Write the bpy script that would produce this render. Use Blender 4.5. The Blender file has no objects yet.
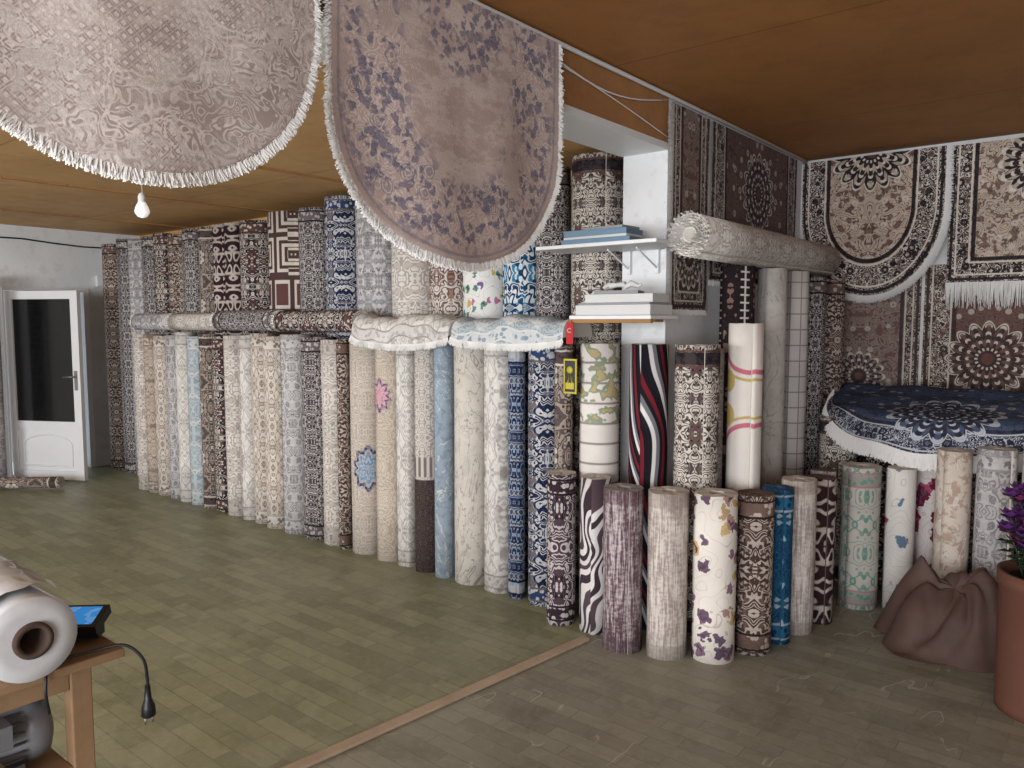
import bpy, math, random
from math import sin, cos, pi, sqrt
from mathutils import Vector, Matrix
random.seed(7)
S = bpy.context.scene
try:
    S.view_settings.view_transform = 'Standard'
except Exception: pass

# ---------------------------------------------------------------- colours / node helper
def C(r, g, b):
    def f(x):
        x /= 255.0
        return x/12.92 if x <= .04045 else ((x+.055)/1.055)**2.4
    return (f(r), f(g), f(b), 1)

class NG:
    def __init__(s, name, rough=.95, spec=.12):
        s.mat = bpy.data.materials.new(name); s.mat.use_nodes = True
        s.nt = s.mat.node_tree; s.nt.nodes.clear()
        s.out = s.nt.nodes.new('ShaderNodeOutputMaterial')
        s.p = s.nt.nodes.new('ShaderNodeBsdfPrincipled')
        s.p.inputs['Roughness'].default_value = rough
        s.p.inputs['Specular IOR Level'].default_value = spec
        s.nt.links.new(s.p.outputs[0], s.out.inputs[0])
    def L(s, v, sock):
        if isinstance(v, (int, float, tuple)): sock.default_value = v
        else: s.nt.links.new(v, sock)
    def m(s, op, a, b=None, c=None):
        n = s.nt.nodes.new('ShaderNodeMath'); n.operation = op
        s.L(a, n.inputs[0])
        if b is not None: s.L(b, n.inputs[1])
        if c is not None: s.L(c, n.inputs[2])
        return n.outputs[0]
    def vec(s, x, y, z=0.0):
        n = s.nt.nodes.new('ShaderNodeCombineXYZ')
        for i, v in enumerate((x, y, z)): s.L(v, n.inputs[i])
        return n.outputs[0]
    def sep(s, v):
        n = s.nt.nodes.new('ShaderNodeSeparateXYZ'); s.L(v, n.inputs[0])
        return n.outputs[0], n.outputs[1], n.outputs[2]
    def uv(s, name='UV'):
        n = s.nt.nodes.new('ShaderNodeUVMap'); n.uv_map = name
        return s.sep(n.outputs[0])[:2]
    def obj(s):
        return s.nt.nodes.new('ShaderNodeTexCoord').outputs['Object']
    def noise(s, v, scale, detail=2.0, dist=0.0, rough=.5):
        n = s.nt.nodes.new('ShaderNodeTexNoise'); s.L(v, n.inputs['Vector'])
        n.inputs['Scale'].default_value = scale; n.inputs['Detail'].default_value = detail
        n.inputs['Distortion'].default_value = dist; n.inputs['Roughness'].default_value = rough
        return n.outputs[0]
    def vor(s, v, scale, feature='F1', rand=1.0):
        n = s.nt.nodes.new('ShaderNodeTexVoronoi'); n.feature = feature
        s.L(v, n.inputs['Vector']); n.inputs['Scale'].default_value = scale
        n.inputs['Randomness'].default_value = rand
        return n.outputs['Distance'], (n.outputs['Color'] if feature != 'DISTANCE_TO_EDGE' else None)
    def step(s, x, e, w=.02):
        n = s.nt.nodes.new('ShaderNodeMapRange'); n.interpolation_type = 'SMOOTHSTEP'
        s.L(x, n.inputs[0]); n.inputs[1].default_value = e-w; n.inputs[2].default_value = e+w
        return n.outputs[0]
    def band(s, x, lo, hi, w=.004):
        return s.m('MULTIPLY', s.step(x, lo, w), s.m('SUBTRACT', 1.0, s.step(x, hi, w)))
    def mix(s, f, a, b, mode='MIX'):
        n = s.nt.nodes.new('ShaderNodeMix'); n.data_type = 'RGBA'; n.blend_type = mode
        s.L(f, n.inputs[0]); s.L(a, n.inputs[6]); s.L(b, n.inputs[7])
        return n.outputs[2]
    def mul(s, a, b): return s.m('MULTIPLY', a, b)
    def add(s, a, b): return s.m('ADD', a, b)
    def inv(s, a): return s.m('SUBTRACT', 1.0, a)
    def bump(s, h, strength=.4, dist=.004):
        n = s.nt.nodes.new('ShaderNodeBump'); n.inputs['Strength'].default_value = strength
        n.inputs['Distance'].default_value = dist; s.L(h, n.inputs['Height'])
        s.nt.links.new(n.outputs[0], s.p.inputs['Normal'])
    def done(s, col):
        s.L(col, s.p.inputs['Base Color']); return s.mat

def plain(name, col, rough=.6, spec=.3, metal=0, var=.08, sc=20):
    g = NG(name, rough, spec); g.p.inputs['Metallic'].default_value = metal
    n = g.noise(g.obj(), sc, 3)
    dark = tuple(c*(1-var*2) for c in col[:3])+(1,)
    return g.done(g.mix(n, dark, col))

def pile(g, col, u, v, seed):
    n = g.noise(g.vec(u, v, seed), 260, 1)
    w = g.noise(g.vec(u, v, seed+3.3), 5, 2)
    f = g.add(g.mul(n, .5), g.mul(w, .5))
    k = g.add(.62, g.mul(f, .66))
    col = g.mix(1.0, col, g.vec(k, k, k), 'MULTIPLY')
    return col, n

def ornate(name, base, c1, c2, c3, p=(.17, .29), sc=8, freq=55, seed=0., th1=.35, blob=.54, band=True, relief=.25, fl=.16, wear=0.0):
    g = NG(name); sc = sc*1.55; p = (p[0]*.62, p[1]*.75)
    u, v = g.uv(); e, _ = g.uv('Edge')
    fu = g.m('PINGPONG', u, p[0]); fv = g.m('PINGPONG', v, p[1])
    q = g.vec(fu, fv, seed)
    n1 = g.noise(q, sc, 1.2, .4)
    curl = g.step(g.m('SINE', g.mul(n1, freq)), th1, .22)
    n2 = g.noise(g.vec(fu, fv, seed+5.7), sc*1.3, 1.5)
    bl = g.step(n2, blob, .012)
    bl2 = g.step(n2, blob+.06, .012)
    vd, _c = g.vor(g.vec(fu, fv, seed+2.1), sc*2.4)
    flw = g.mul(g.inv(g.step(vd, fl*1.6, .03)), g.step(vd, fl*.6, .03))
    core = g.inv(g.step(vd, fl*.35, .03))
    col = g.mix(g.mul(bl, .8), base, c1)
    col = g.mix(g.mul(curl, .85), col, c2)
    col = g.mix(g.mul(bl2, .85), col, c3)
    col = g.mix(flw, col, c2)
    col = g.mix(core, col, c3)
    if band:
        vb, _c = g.vor(g.vec(u, e, seed), 30)
        bcol = g.mix(g.step(vb, .42, .05), c2, c1)
        col = g.mix(g.band(e, .035, .10), col, bcol)
        col = g.mix(g.band(e, .025, .035, .002), col, c3)
        col = g.mix(g.band(e, .10, .112, .002), col, c3)
    w = g.step(g.noise(g.vec(u, v, seed+9), 14, 4, 0, .7), .52, .06)
    col = g.mix(g.mul(w, max(wear, .12)), col, g.mix(.5, base, c1))
    col, n = pile(g, col, u, v, seed)
    g.bump(g.add(g.mul(curl, -relief*4), g.mul(n, .6)), .5, .003)
    return g.done(col)

def vein(name, base, line, acc, seed, sc=3.2, acc_f=.6):
    g = NG(name); u, v = g.uv()
    q = g.vec(u, g.mul(v, .55), seed)
    n1 = g.noise(q, sc*1.3, 4, .8, .6)
    l1 = g.inv(g.step(g.m('ABSOLUTE', g.m('SINE', g.mul(n1, 26))), .16, .12))
    n2 = g.noise(g.vec(u, v, seed+4), 18, 4, .5, .65)
    col = g.mix(g.mul(g.step(n2, .54, .05), acc_f), base, acc)
    col = g.mix(g.mul(l1, .75), col, line)
    col, n = pile(g, col, u, v, seed)
    g.bump(g.add(g.mul(l1, -1.), g.mul(n, .5)), .5, .003)
    return g.done(col)

def streak(name, base, dark, seed, dens=.5):
    g = NG(name); u, v = g.uv(); e, _ = g.uv('Edge')
    n = g.noise(g.vec(g.mul(u, 30), g.mul(v, 1.6), seed), 3, 4, 0, .75)
    n3 = g.noise(g.vec(g.mul(u, 4), g.mul(v, 2), seed+1), 3, 2)
    n4 = g.noise(g.vec(g.mul(u, 12), g.mul(v, 20), seed+2), 3, 3)
    f = g.step(g.add(g.add(g.mul(n, .6), g.mul(n3, .2)), g.mul(n4, .2)), 1-dens, .07)
    col = g.mix(f, base, dark)
    col = g.mix(g.mul(g.band(e, .0, .07), .5), col, dark)
    col, nn = pile(g, col, u, v, seed)
    g.bump(nn, .4, .003)
    return g.done(col)

def blobs(name, base, cols, seed, sc=8, thr=.33, warp=.05, ringc=None):
    g = NG(name); u, v = g.uv()
    wx = g.noise(g.vec(u, v, seed), 22, 2); wy = g.noise(g.vec(u, v, seed+7), 22, 2)
    uu = g.add(u, g.mul(g.m('SUBTRACT', wx, .5), warp*2)); vv = g.add(v, g.mul(g.m('SUBTRACT', wy, .5), warp*2))
    vd, vc = g.vor(g.vec(uu, vv, seed), sc)
    r, gg, b = g.sep(vc)
    col = base
    mask = g.inv(g.step(vd, thr, .02))
    c = cols[0]
    for i, k in enumerate(cols[1:]):
        c = g.mix(g.step(r, (i+1)/len(cols), .01), c, k)
    col = g.mix(mask, base, c)
    inner = g.inv(g.step(vd, thr*.45, .02))
    col = g.mix(inner, col, ringc or C(90, 70, 86))
    ln = g.inv(g.step(g.m('ABSOLUTE', g.m('SINE', g.mul(g.noise(g.vec(u, v, seed+2), 6, 1), 30))), .09, .05))
    col = g.mix(g.mul(ln, .5), col, cols[-1])
    col, n = pile(g, col, u, v, seed)
    g.bump(n, .4, .003)
    return g.done(col)

def waves(name, cols, seed, sc=2.2, freq=30, slant=1.0):
    g = NG(name); u, v = g.uv()
    n = g.noise(g.vec(u, v, seed), sc, .5)
    ph = g.add(g.add(g.mul(u, 9*slant), g.mul(v, 3.2)), g.mul(n, freq/7.))
    fr = g.m('FRACT', ph)
    col = cols[0]
    for i, k in enumerate(cols[1:]):
        col = g.mix(g.step(fr, (i+1)/len(cols), .015), col, k)
    col, nn = pile(g, col, u, v, seed)
    g.bump(nn, .4, .003)
    return g.done(col)

def swirl(name, base, cols, seed):
    g = NG(name); u, v = g.uv()
    fu = g.m('PINGPONG', u, .32); fv = g.m('PINGPONG', g.add(v, .1), .45)
    du = g.m('SUBTRACT', fu, .05); dv = g.m('SUBTRACT', fv, .1)
    r = g.m('SQRT', g.add(g.mul(du, du), g.mul(dv, dv)))
    col = g.mix(g.band(r, .20, .225), base, cols[0]); col = g.mix(g.band(r, .245, .26), col, cols[1])
    dv2 = g.m('SUBTRACT', fv, .36); du2 = g.m('SUBTRACT', fu, .2)
    r2 = g.m('SQRT', g.add(g.mul(du2, du2), g.mul(dv2, dv2)))
    col = g.mix(g.inv(g.step(r2, .06, .004)), col, cols[1])
    col, nn = pile(g, col, u, v, seed); g.bump(nn, .4, .003)
    return g.done(col)

def bands(name, base, line, seed, period=.11, width=.01, upper=None, uz=99., uc=None):
    g = NG(name); u, v = g.uv()
    f = g.m('PINGPONG', v, period)
    l = g.inv(g.step(f, width, .004))
    col = g.mix(l, base, line)
    n = g.noise(g.vec(u, v, seed), 13, 2)
    if upper:
        m = g.mul(g.step(v, uz, .01), g.step(n, .5, .02))
        col = g.mix(m, col, upper)
        m2 = g.mul(g.step(v, uz, .01), g.step(n, .57, .02))
        col = g.mix(m2, col, uc)
    col, nn = pile(g, col, u, v, seed)
    g.bump(nn, .4, .003)
    return g.done(col)

def split(name, top, bottom, edge, line, seed):
    g = NG(name); u, v = g.uv()
    fu = g.m('PINGPONG', u, .08); fv = g.m('PINGPONG', v, .1)
    n = g.noise(g.vec(fu, fv, seed), 20, 1.5)
    cu = g.step(g.m('SINE', g.mul(n, 50)), .4, .2)
    col = g.mix(g.mul(cu, .6), top, line)
    lo = g.inv(g.step(v, edge, .005))
    col = g.mix(lo, col, g.mix(g.mul(cu, .25), bottom, line))
    col = g.mix(g.band(v, edge+.02, edge+.15), col, g.mix(g.step(g.m('PINGPONG', u, .02), .01, .003), top, line))
    col, nn = pile(g, col, u, v, seed)
    g.bump(g.add(cu, nn), .4, .003)
    return g.done(col)

def spotmed(name, base, relief, m1, m2, zc, seed, rad=.14):
    g = NG(name); u, v = g.uv()
    fu = g.m('PINGPONG', u, .19)
    n = g.noise(g.vec(fu, g.m('PINGPONG', v, .22), seed), 15, 1.5)
    cu = g.step(g.m('SINE', g.mul(n, 52)), .3, .2)
    col = g.mix(g.mul(cu, .6), base, relief)
    dv = g.m('SUBTRACT', v, zc); du = fu
    r = g.m('SQRT', g.add(g.mul(du, du), g.mul(g.mul(dv, dv), .6)))
    an = g.m('ARCTAN2', dv, du)
    rr = g.add(r, g.mul(g.m('COSINE', g.mul(an, 10)), .012))
    ins = g.inv(g.step(rr, rad, .006))
    n5 = g.step(g.noise(g.vec(u, v, seed+3), 45, 2), .5, .03)
    col = g.mix(ins, col, m1)
    col = g.mix(g.inv(g.step(rr, rad*.7, .006)), col, m2)
    pet = g.step(g.m('SINE', g.add(g.mul(rr, 160), g.mul(cu, 1.))), .3, .2)
    col = g.mix(g.mul(g.mul(ins, pet), .7), col, base)
    col = g.mix(g.mul(g.mul(ins, n5), .35), col, base)
    col, nn = pile(g, col, u, v, seed)
    g.bump(g.add(g.mul(cu, -1.), nn), .4, .003)
    return g.done(col)

def greek(name, dark, cream, seed):
    g = NG(name); u, v = g.uv()
    P = .165
    cu = g.m('PINGPONG', u, P); cv = g.m('PINGPONG', g.add(v, .10), P)
    d = g.m('MAXIMUM', cu, cv)
    ring = g.step(g.m('SINE', g.add(g.mul(d, 114), -.8)), .0, .15)
    gate = g.mul(g.inv(g.step(cu, .03, .003)), g.step(g.m('SINE', g.mul(d, 57)), 0, .1))
    key = g.m('ABSOLUTE', g.m('SUBTRACT', ring, gate))
    top = g.step(v, 2.04, .004)
    col = g.mix(g.mul(top, key), dark, cream)
    q = g.m('PINGPONG', u, .21)
    bl = g.mul(g.band(v, 1.76, 2.0), g.band(q, .02, .18)); box = g.mul(g.band(v, 1.79, 1.97), g.band(q, .035, .165))
    col = g.mix(bl, col, cream); col = g.mix(box, col, C(96, 66, 64))
    col, nn = pile(g, col, u, v, seed)
    g.bump(nn, .4, .003)
    return g.done(col)

def ladder(name, dark, cream, seed):
    g = NG(name); u, v = g.uv()
    fu = g.m('PINGPONG', u, .09)
    rung = g.mul(g.inv(g.step(g.m('PINGPONG', v, .022), .005, .002)), g.inv(g.step(fu, .03, .004)))
    post = g.inv(g.step(fu, .006, .002))
    m = g.m('MAXIMUM', rung, post)
    n = g.noise(g.vec(fu, g.m('PINGPONG', v, .3), seed), 16, 1.5)
    bl = g.mul(g.step(n, .54, .012), g.step(fu, .05, .004))
    col = g.mix(bl, dark, C(140, 114, 104)); col = g.mix(m, col, cream)
    col, nn = pile(g, col, u, v, seed); g.bump(nn, .4, .003)
    return g.done(col)

def squares(name, base, line, seed):
    g = NG(name); u, v = g.uv()
    a = g.m('PINGPONG', u, .035); b = g.m('PINGPONG', v, .05)
    m = g.m('MAXIMUM', g.inv(g.step(a, .004, .002)), g.inv(g.step(b, .004, .002)))
    col = g.mix(g.mul(m, .8), base, line); col, nn = pile(g, col, u, v, seed); g.bump(nn, .4, .003)
    return g.done(col)

def ovalrug(name, ground, cream, acc, seed, acc_edge=.30, lattice=False, accf=.85):
    g = NG(name); u, v = g.uv(); e, _ = g.uv('Edge')
    n1 = g.noise(g.vec(u, v, seed), 16, 1.5, .8)
    curl = g.step(g.m('SINE', g.mul(n1, 60)), .25, .3)
    zone = g.mul(g.band(e, .04, acc_edge, .05), g.step(g.noise(g.vec(u, v, seed+8), 5, 2), .38, .08))
    wx = g.noise(g.vec(u, v, seed+1), 34, 3); wy = g.noise(g.vec(u, v, seed+2), 34, 3)
    q = g.vec(g.add(u, g.mul(wx, .06)), g.add(v, g.mul(wy, .06)), seed)
    vd, _c = g.vor(q, 32)
    n2 = g.noise(g.vec(u, v, seed+3), 9, 3, .4)
    fl = g.mul(g.inv(g.step(vd, .50, .08)), g.step(n2, .43, .03))
    vr, _c = g.vor(g.vec(g.add(u, g.mul(wx, .03)), g.add(v, g.mul(wy, .03)), seed+21), 9)
    ros = g.mul(g.inv(g.step(vr, .34, .03)), g.step(g.m('SINE', g.mul(vr, 75)), .1, .4))
    fine = g.noise(g.vec(u, v, seed+5), 90, 4, 0, .8)
    wear = g.step(g.add(g.mul(fine, .5), g.mul(g.noise(g.vec(g.mul(u, .6), g.mul(v, 1.8), seed+15), 14, 5, 0, .75), .5)), .5, .04)
    col = ground
    big = g.step(g.noise(g.vec(g.mul(u, .8), g.mul(v, 1.5), seed+11), 6, 6, 0, .75), .5, .05)
    ctr = g.step(e, acc_edge-.02, .06)
    col = g.mix(g.mul(g.mul(big, ctr), .7), col, cream)
    if lattice:
        uu = g.add(u, v); vv = g.m('SUBTRACT', u, v)
        a = g.m('PINGPONG', uu, .016); b = g.m('PINGPONG', vv, .016)
        dm = g.m('MAXIMUM', a, b)
        la = g.step(g.m('SINE', g.mul(dm, 420)), .1, .3)
        vd2, _c = g.vor(g.vec(u, v, seed), 2.6)
        zz = g.add(vd2, g.mul(n2, .3))
        z = g.inv(g.step(zz, .58, .02))
        col = g.mix(g.mul(g.mul(la, z), .9), col, cream)
        ring = g.add(g.band(zz, .58, .60, .008), g.band(zz, .64, .66, .008))
        col = g.mix(g.mul(ring, .9), col, cream)
        col = g.mix(g.mul(g.mul(curl, g.inv(z)), .6), col, cream)
    col = g.mix(g.mul(g.mul(curl, zone), .8), col, cream)
    col = g.mix(g.mul(g.mul(fl, zone), accf), col, acc)
    col = g.mix(g.mul(g.mul(ros, zone), .6), col, acc)
    if not lattice:
        mv = g.m('SUBTRACT', v, .42); rm = g.m('SQRT', g.add(g.mul(u, u), g.mul(mv, mv)))
        mz = g.inv(g.step(g.add(rm, g.mul(n2, .12)), .30, .03))
        col = g.mix(g.mul(g.mul(fl, mz), .8), col, acc)
    col = g.mix(g.mul(g.band(e, .025, .036, .004), .5), col, acc)
    col = g.mix(g.mul(wear, .35), col, ground)
    col, n = pile(g, col, u, v, seed)
    g.bump(g.add(n, g.mul(curl, .5)), .3, .002)
    return g.done(col)

def medallion(name, field, dark, cream, red, seed, rm=.36, cz=0., mute=.12, bw=.17):
    g = NG(name); u, v = g.uv(); e, _ = g.uv('Edge')
    au = g.m('ABSOLUTE', u)
    n1 = g.noise(g.vec(au, v, seed), 12, 1.5, .5)
    vine = g.inv(g.step(g.m('ABSOLUTE', g.m('SINE', g.mul(n1, 36))), .36, .14))
    n2 = g.noise(g.vec(au, v, seed+4), 18, 1.5)
    bl = g.step(n2, .57, .012)
    vd, _c = g.vor(g.vec(au, v, seed+6), 11)
    fw = g.band(vd, .10, .24, .03)
    col = g.mix(g.mul(vine, .8), field, dark); col = g.mix(g.mul(bl, .8), col, red); col = g.mix(g.mul(fw, .6), col, cream)
    nb = g.noise(g.vec(au, v, seed+9), 30, 1.5, .3)
    bc = g.mix(g.step(g.m('SINE', g.mul(nb, 44)), .3, .25), dark, cream)
    bc = g.mix(g.step(nb, .6, .012), bc, red)
    vb, _c = g.vor(g.vec(au, v, seed), 13)
    bc = g.mix(g.band(vb, .18, .34, .03), bc, dark)
    bc = g.mix(g.inv(g.step(vb, .12, .03)), bc, field)
    col = g.mix(g.inv(g.step(e, bw, .003)), col, bc)
    col = g.mix(g.band(e, bw-.005, bw+.005, .002), col, cream)
    col = g.mix(g.band(e, bw+.010, bw+.035, .002), col, dark)
    col = g.mix(g.band(e, .045, .055, .002), col, cream)
    col = g.mix(g.band(e, .012, .030, .002), col, dark)
    dv = g.m('SUBTRACT', v, cz)
    r = g.m('SQRT', g.add(g.mul(u, u), g.mul(dv, dv))); an = g.m('ARCTAN2', dv, u)
    pet = g.m('ABSOLUTE', g.m('COSINE', g.mul(an, 8)))
    rr = g.m('DIVIDE', r, g.add(.82, g.mul(pet, .22)))
    inm = g.inv(g.step(rr, rm, .004))
    col = g.mix(inm, col, dark)
    rings = g.step(g.m('SINE', g.mul(rr, 120)), .45, .2)
    pm = g.step(g.m('COSINE', g.mul(an, 16)), .0, .25)
    pm2 = g.step(g.m('COSINE', g.mul(an, 24)), .1, .3)
    col = g.mix(g.mul(inm, g.mul(rings, pm)), col, cream)
    col = g.mix(g.mul(g.band(rr, rm*.72, rm*.9), g.mul(pm2, .8)), col, field)
    col = g.mix(g.mul(g.band(rr, rm*.38, rm*.6), g.inv(pm)), col, field)
    col = g.mix(g.inv(g.step(rr, rm*.16, .005)), col, red)
    col = g.mix(g.band(rr, rm*.95, rm, .003), col, cream)
    w = g.step(g.noise(g.vec(u, v, seed+19), 26, 4, 0, .7), .5, .06)
    col = g.mix(g.add(mute, g.mul(w, .08)), col, C(140, 124, 118))
    col, n = pile(g, col, u, v, seed)
    g.bump(n, .35, .003)
    return g.done(col)

# palette
CR = C(212, 206, 200); CRD = C(156, 147, 142); GR = C(186, 183, 184); GRD = C(129, 125, 129)
BG = C(185, 173, 160); BGD = C(136, 119, 109); BK = C(28, 25, 31); MAR = C(82, 50, 52); NV = C(28, 35, 62)
BRN = C(75, 59, 55)
M = {}
M['cream1'] = ornate('rug_cream_relief', CR, C(198, 192, 185), CRD, C(184, 173, 165), seed=1., freq=60, sc=7)
M['cream2'] = ornate('rug_cream_damask', C(203, 194, 185), C(215, 211, 204), BGD, C(182, 167, 155), seed=2., sc=9, p=(.12, .22))
M['cream3'] = ornate('rug_ivory_damask', C(216, 213, 208), C(202, 198, 195), C(172, 167, 165), CRD, seed=3., sc=6, p=(.2, .33), wear=.3)
M['grey1'] = ornate('rug_grey_damask', GR, C(200, 198, 198), GRD, C(157, 153, 154), seed=4., sc=8, wear=.3)
M['grey2'] = ornate('rug_dove_grey_damask', C(160, 157, 160), C(189, 187, 188), C(106, 104, 112), C(207, 204, 203), seed=5., sc=10, p=(.13, .2), wear=.4)
M['pblue'] = ornate('rug_pale_blue_damask', C(178, 187, 192), C(200, 203, 205), C(136, 150, 162), C(211, 211, 210), seed=6., sc=7, wear=.3)
M['dark1'] = ornate('rug_dark_ornate', C(40, 34, 40), C(96, 73, 70), C(204, 195, 187), C(70, 45, 48), seed=7., sc=9, blob=.55)
M['dark2'] = ornate('rug_charcoal_ornate', C(52, 47, 55), C(114, 105, 107), C(196, 190, 187), C(35, 31, 37), seed=8., sc=11, p=(.12, .2))
M['dark3'] = ornate('rug_cream_black_ornate', C(207, 198, 188), C(46, 39, 46), C(40, 34, 42), C(100, 72, 68), seed=9., sc=9, p=(.16, .24), blob=.57)
M['navy1'] = ornate('rug_navy_ornate', NV, C(52, 70, 110), C(198, 198, 200), C(112, 98, 94), seed=10., sc=9)
M['navy2'] = ornate('rug_blue_ornate', C(30, 38, 66), C(180, 180, 184), C(140, 158, 184), C(26, 27, 42), seed=11., sc=9, p=(.14, .26), blob=.56)
M['brown1'] = ornate('rug_brown_ornate', BRN, C(116, 95, 87), C(193, 181, 171), C(50, 37, 36), seed=12., sc=8)
M['brown2'] = ornate('rug_taupe_ornate', C(154, 141, 132), C(87, 74, 72), C(64, 54, 56), C(206, 199, 190), seed=13., sc=7, p=(.19, .3))
M['maroon'] = ornate('rug_maroon_ornate', C(52, 33, 38), C(68, 45, 48), C(198, 187, 180), C(40, 25, 31), seed=14., sc=4, freq=36, blob=.6, th1=.65, band=False)
M['mauve'] = ornate('rug_mauve_ornate', C(82, 63, 73), C(58, 44, 53), C(204, 197, 197), C(42, 32, 40), seed=15., sc=8)
M['turq'] = ornate('rug_turquoise_ornate', C(26, 56, 90), C(56, 142, 184), C(218, 220, 220), C(24, 31, 56), seed=16., sc=6, fl=.2)
M['dcream'] = ornate('rug_red_cream_floral', C(208, 198, 187), C(104, 55, 66), C(74, 53, 64), C(156, 118, 100), seed=17., sc=8, blob=.57)
M['beigeorn'] = ornate('rug_beige_ornate', BG, C(200, 190, 180), BGD, C(127, 107, 97), seed=18., sc=8, wear=.3)
M['greymed'] = ornate('rug_grey_flower', C(190, 185, 178), C(159, 156, 151), C(106, 150, 136), C(172, 132, 134), seed=19., sc=5, p=(.16, .22), fl=.22, th1=.8, blob=.58)
M['vein1'] = vein('rug_marble_vein', C(203, 197, 188), C(141, 130, 124), C(183, 178, 174), 21.)
M['vein2'] = vein('rug_ivory_vein', C(200, 195, 190), C(160, 151, 145), C(183, 179, 176), 22., 2.4)
M['vein3'] = vein('rug_blue_vein', C(146, 161, 174), C(210, 209, 208), C(114, 130, 146), 23., 4.2)
M['vein4'] = vein('rug_rose_vein', C(201, 193, 183), C(134, 111, 122), C(212, 204, 192), 24., 3.)
M['streak1'] = streak('rug_mauve_streak', C(190, 181, 181), C(94, 71, 78), 25., .52)
M['streak2'] = streak('rug_beige_streak', C(210, 203, 196), C(154, 141, 136), 26., .5)
M['streak3'] = streak('rug_grey_streak', C(186, 182, 181), C(145, 143, 147), 27., .5)
M['butter'] = blobs('rug_butterfly', C(226, 220, 212), [C(136, 108, 128), C(106, 86, 106), C(202, 173, 118), C(166, 137, 128)], 28., 12., .40, .05)
M['blueflo'] = blobs('rug_blue_flower', C(222, 218, 213), [C(100, 124, 150), C(152, 70, 94), C(112, 138, 158)], 29., 8., .26, .04)
M['magflo'] = blobs('rug_magenta_flower', C(208, 201, 198), [C(124, 36, 66), C(98, 34, 56), C(158, 74, 102)], 30., 9., .42, .05)
M['colflo'] = blobs('rug_colour_flower', C(222, 221, 218), [C(182, 108, 138), C(100, 142, 126), C(192, 164, 98), C(116, 98, 144)], 31., 17., .38, .04)
M['abst'] = vein('rug_abstract_beige', C(208, 196, 184), C(224, 216, 207), C(173, 150, 133), 32., 2.2, .9)
M['wave1'] = waves('rug_black_white_red_wave', [C(27, 25, 32), C(32, 29, 37), C(212, 210, 209), C(112, 113, 121), C(32, 29, 36), C(112, 34, 44)], 33., 1.6, 24)
M['wave2'] = waves('rug_brown_white_wave', [C(60, 48, 56), C(210, 206, 205), C(80, 66, 73), C(204, 200, 199)], 34., 5, 20, -.9)
M['bandw'] = bands('rug_white_banded', C(216, 211, 206), C(142, 132, 130), 35., .055, .006, C(136, 148, 126), 1.1, C(182, 164, 122))
M['split'] = split('rug_half_brown', C(200, 193, 187), C(66, 54, 53), .62, C(122, 111, 108), 36.)
M['medblue'] = spotmed('rug_blue_medallion', C(200, 190, 179), C(153, 140, 134), C(46, 58, 106), C(98, 144, 184), .62, 37., .12)
M['medpink'] = spotmed('rug_pink_medallion', C(202, 190, 176), C(158, 144, 132), C(110, 66, 120), C(196, 124, 162), 1.15, 38., .085)
M['greek'] = greek('rug_greek_key', C(78, 59, 57), C(200, 192, 183), 39.)
M['ladder'] = ladder('rug_ladder', C(46, 37, 40), C(212, 206, 200), 40.)
M['squares'] = squares('rug_squares', C(204, 199, 196), C(124, 118, 121), 41.)
M['swirl'] = swirl('rug_white_swirl', C(224, 218, 211), [C(200, 112, 130), C(192, 170, 106)], 42.)
M['blueplain'] = ornate('rug_teal_blue', C(32, 82, 112), C(42, 104, 142), C(28, 53, 86), C(160, 174, 182), seed=43., sc=8, fl=.08)
M['oval1'] = ovalrug('rug_oval_taupe_trellis', C(170, 155, 152), C(228, 220, 216), C(207, 200, 197), 51., .24, True)
M['oval2'] = ovalrug('rug_oval_taupe_blue', C(182, 163, 157), C(213, 199, 194), C(90, 92, 120), 52., .32)
M['med1'] = medallion('rug_medallion_black_beige', C(192, 172, 156), BK, C(214, 205, 196), C(88, 56, 56), 61., .27, .52, .04)
M['med2'] = medallion('rug_medallion_beige', C(198, 180, 165), C(34, 30, 37), C(216, 208, 199), C(100, 70, 66), 62., .24, .26, .04, .13)
M['med3'] = medallion('rug_medallion_dark', C(102, 83, 80), C(36, 32, 39), C(202, 193, 185), C(90, 62, 62), 63., .26, .1, .08)
M['med4'] = medallion('rug_medallion_brown', C(106, 79, 74), C(50, 37, 39), C(206, 196, 185), C(96, 62, 58), 64., .25, -.05, .08)
M['med6'] = medallion('rug_medallion_taupe', C(142, 124, 116), C(50, 42, 47), C(206, 197, 188), C(102, 72, 68), 66., .18, -.2, .10, .1)
M['med5'] = medallion('rug_medallion_navy', C(62, 82, 110), C(30, 34, 54), C(180, 186, 194), C(42, 55, 82), 65., .3, 0., .04)
EDGE = {'cream': plain('rug_backing_cream', C(214, 207, 198), .95, .1, 0, .12, 120),
        'grey': plain('rug_backing_grey', C(166, 161, 160), .95, .1, 0, .12, 120),
        'brown': plain('rug_backing_brown', C(112, 97, 92), .95, .1, 0, .12, 120),
        'blue': plain('rug_backing_blue', C(70, 98, 136), .95, .1, 0, .12, 120)}
FR = plain('fringe_white', C(232, 230, 228), .9, .1, 0, .05, 60)
white = plain('painted_white', C(222, 223, 226), .5, .3, 0, .03, 6)

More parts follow.
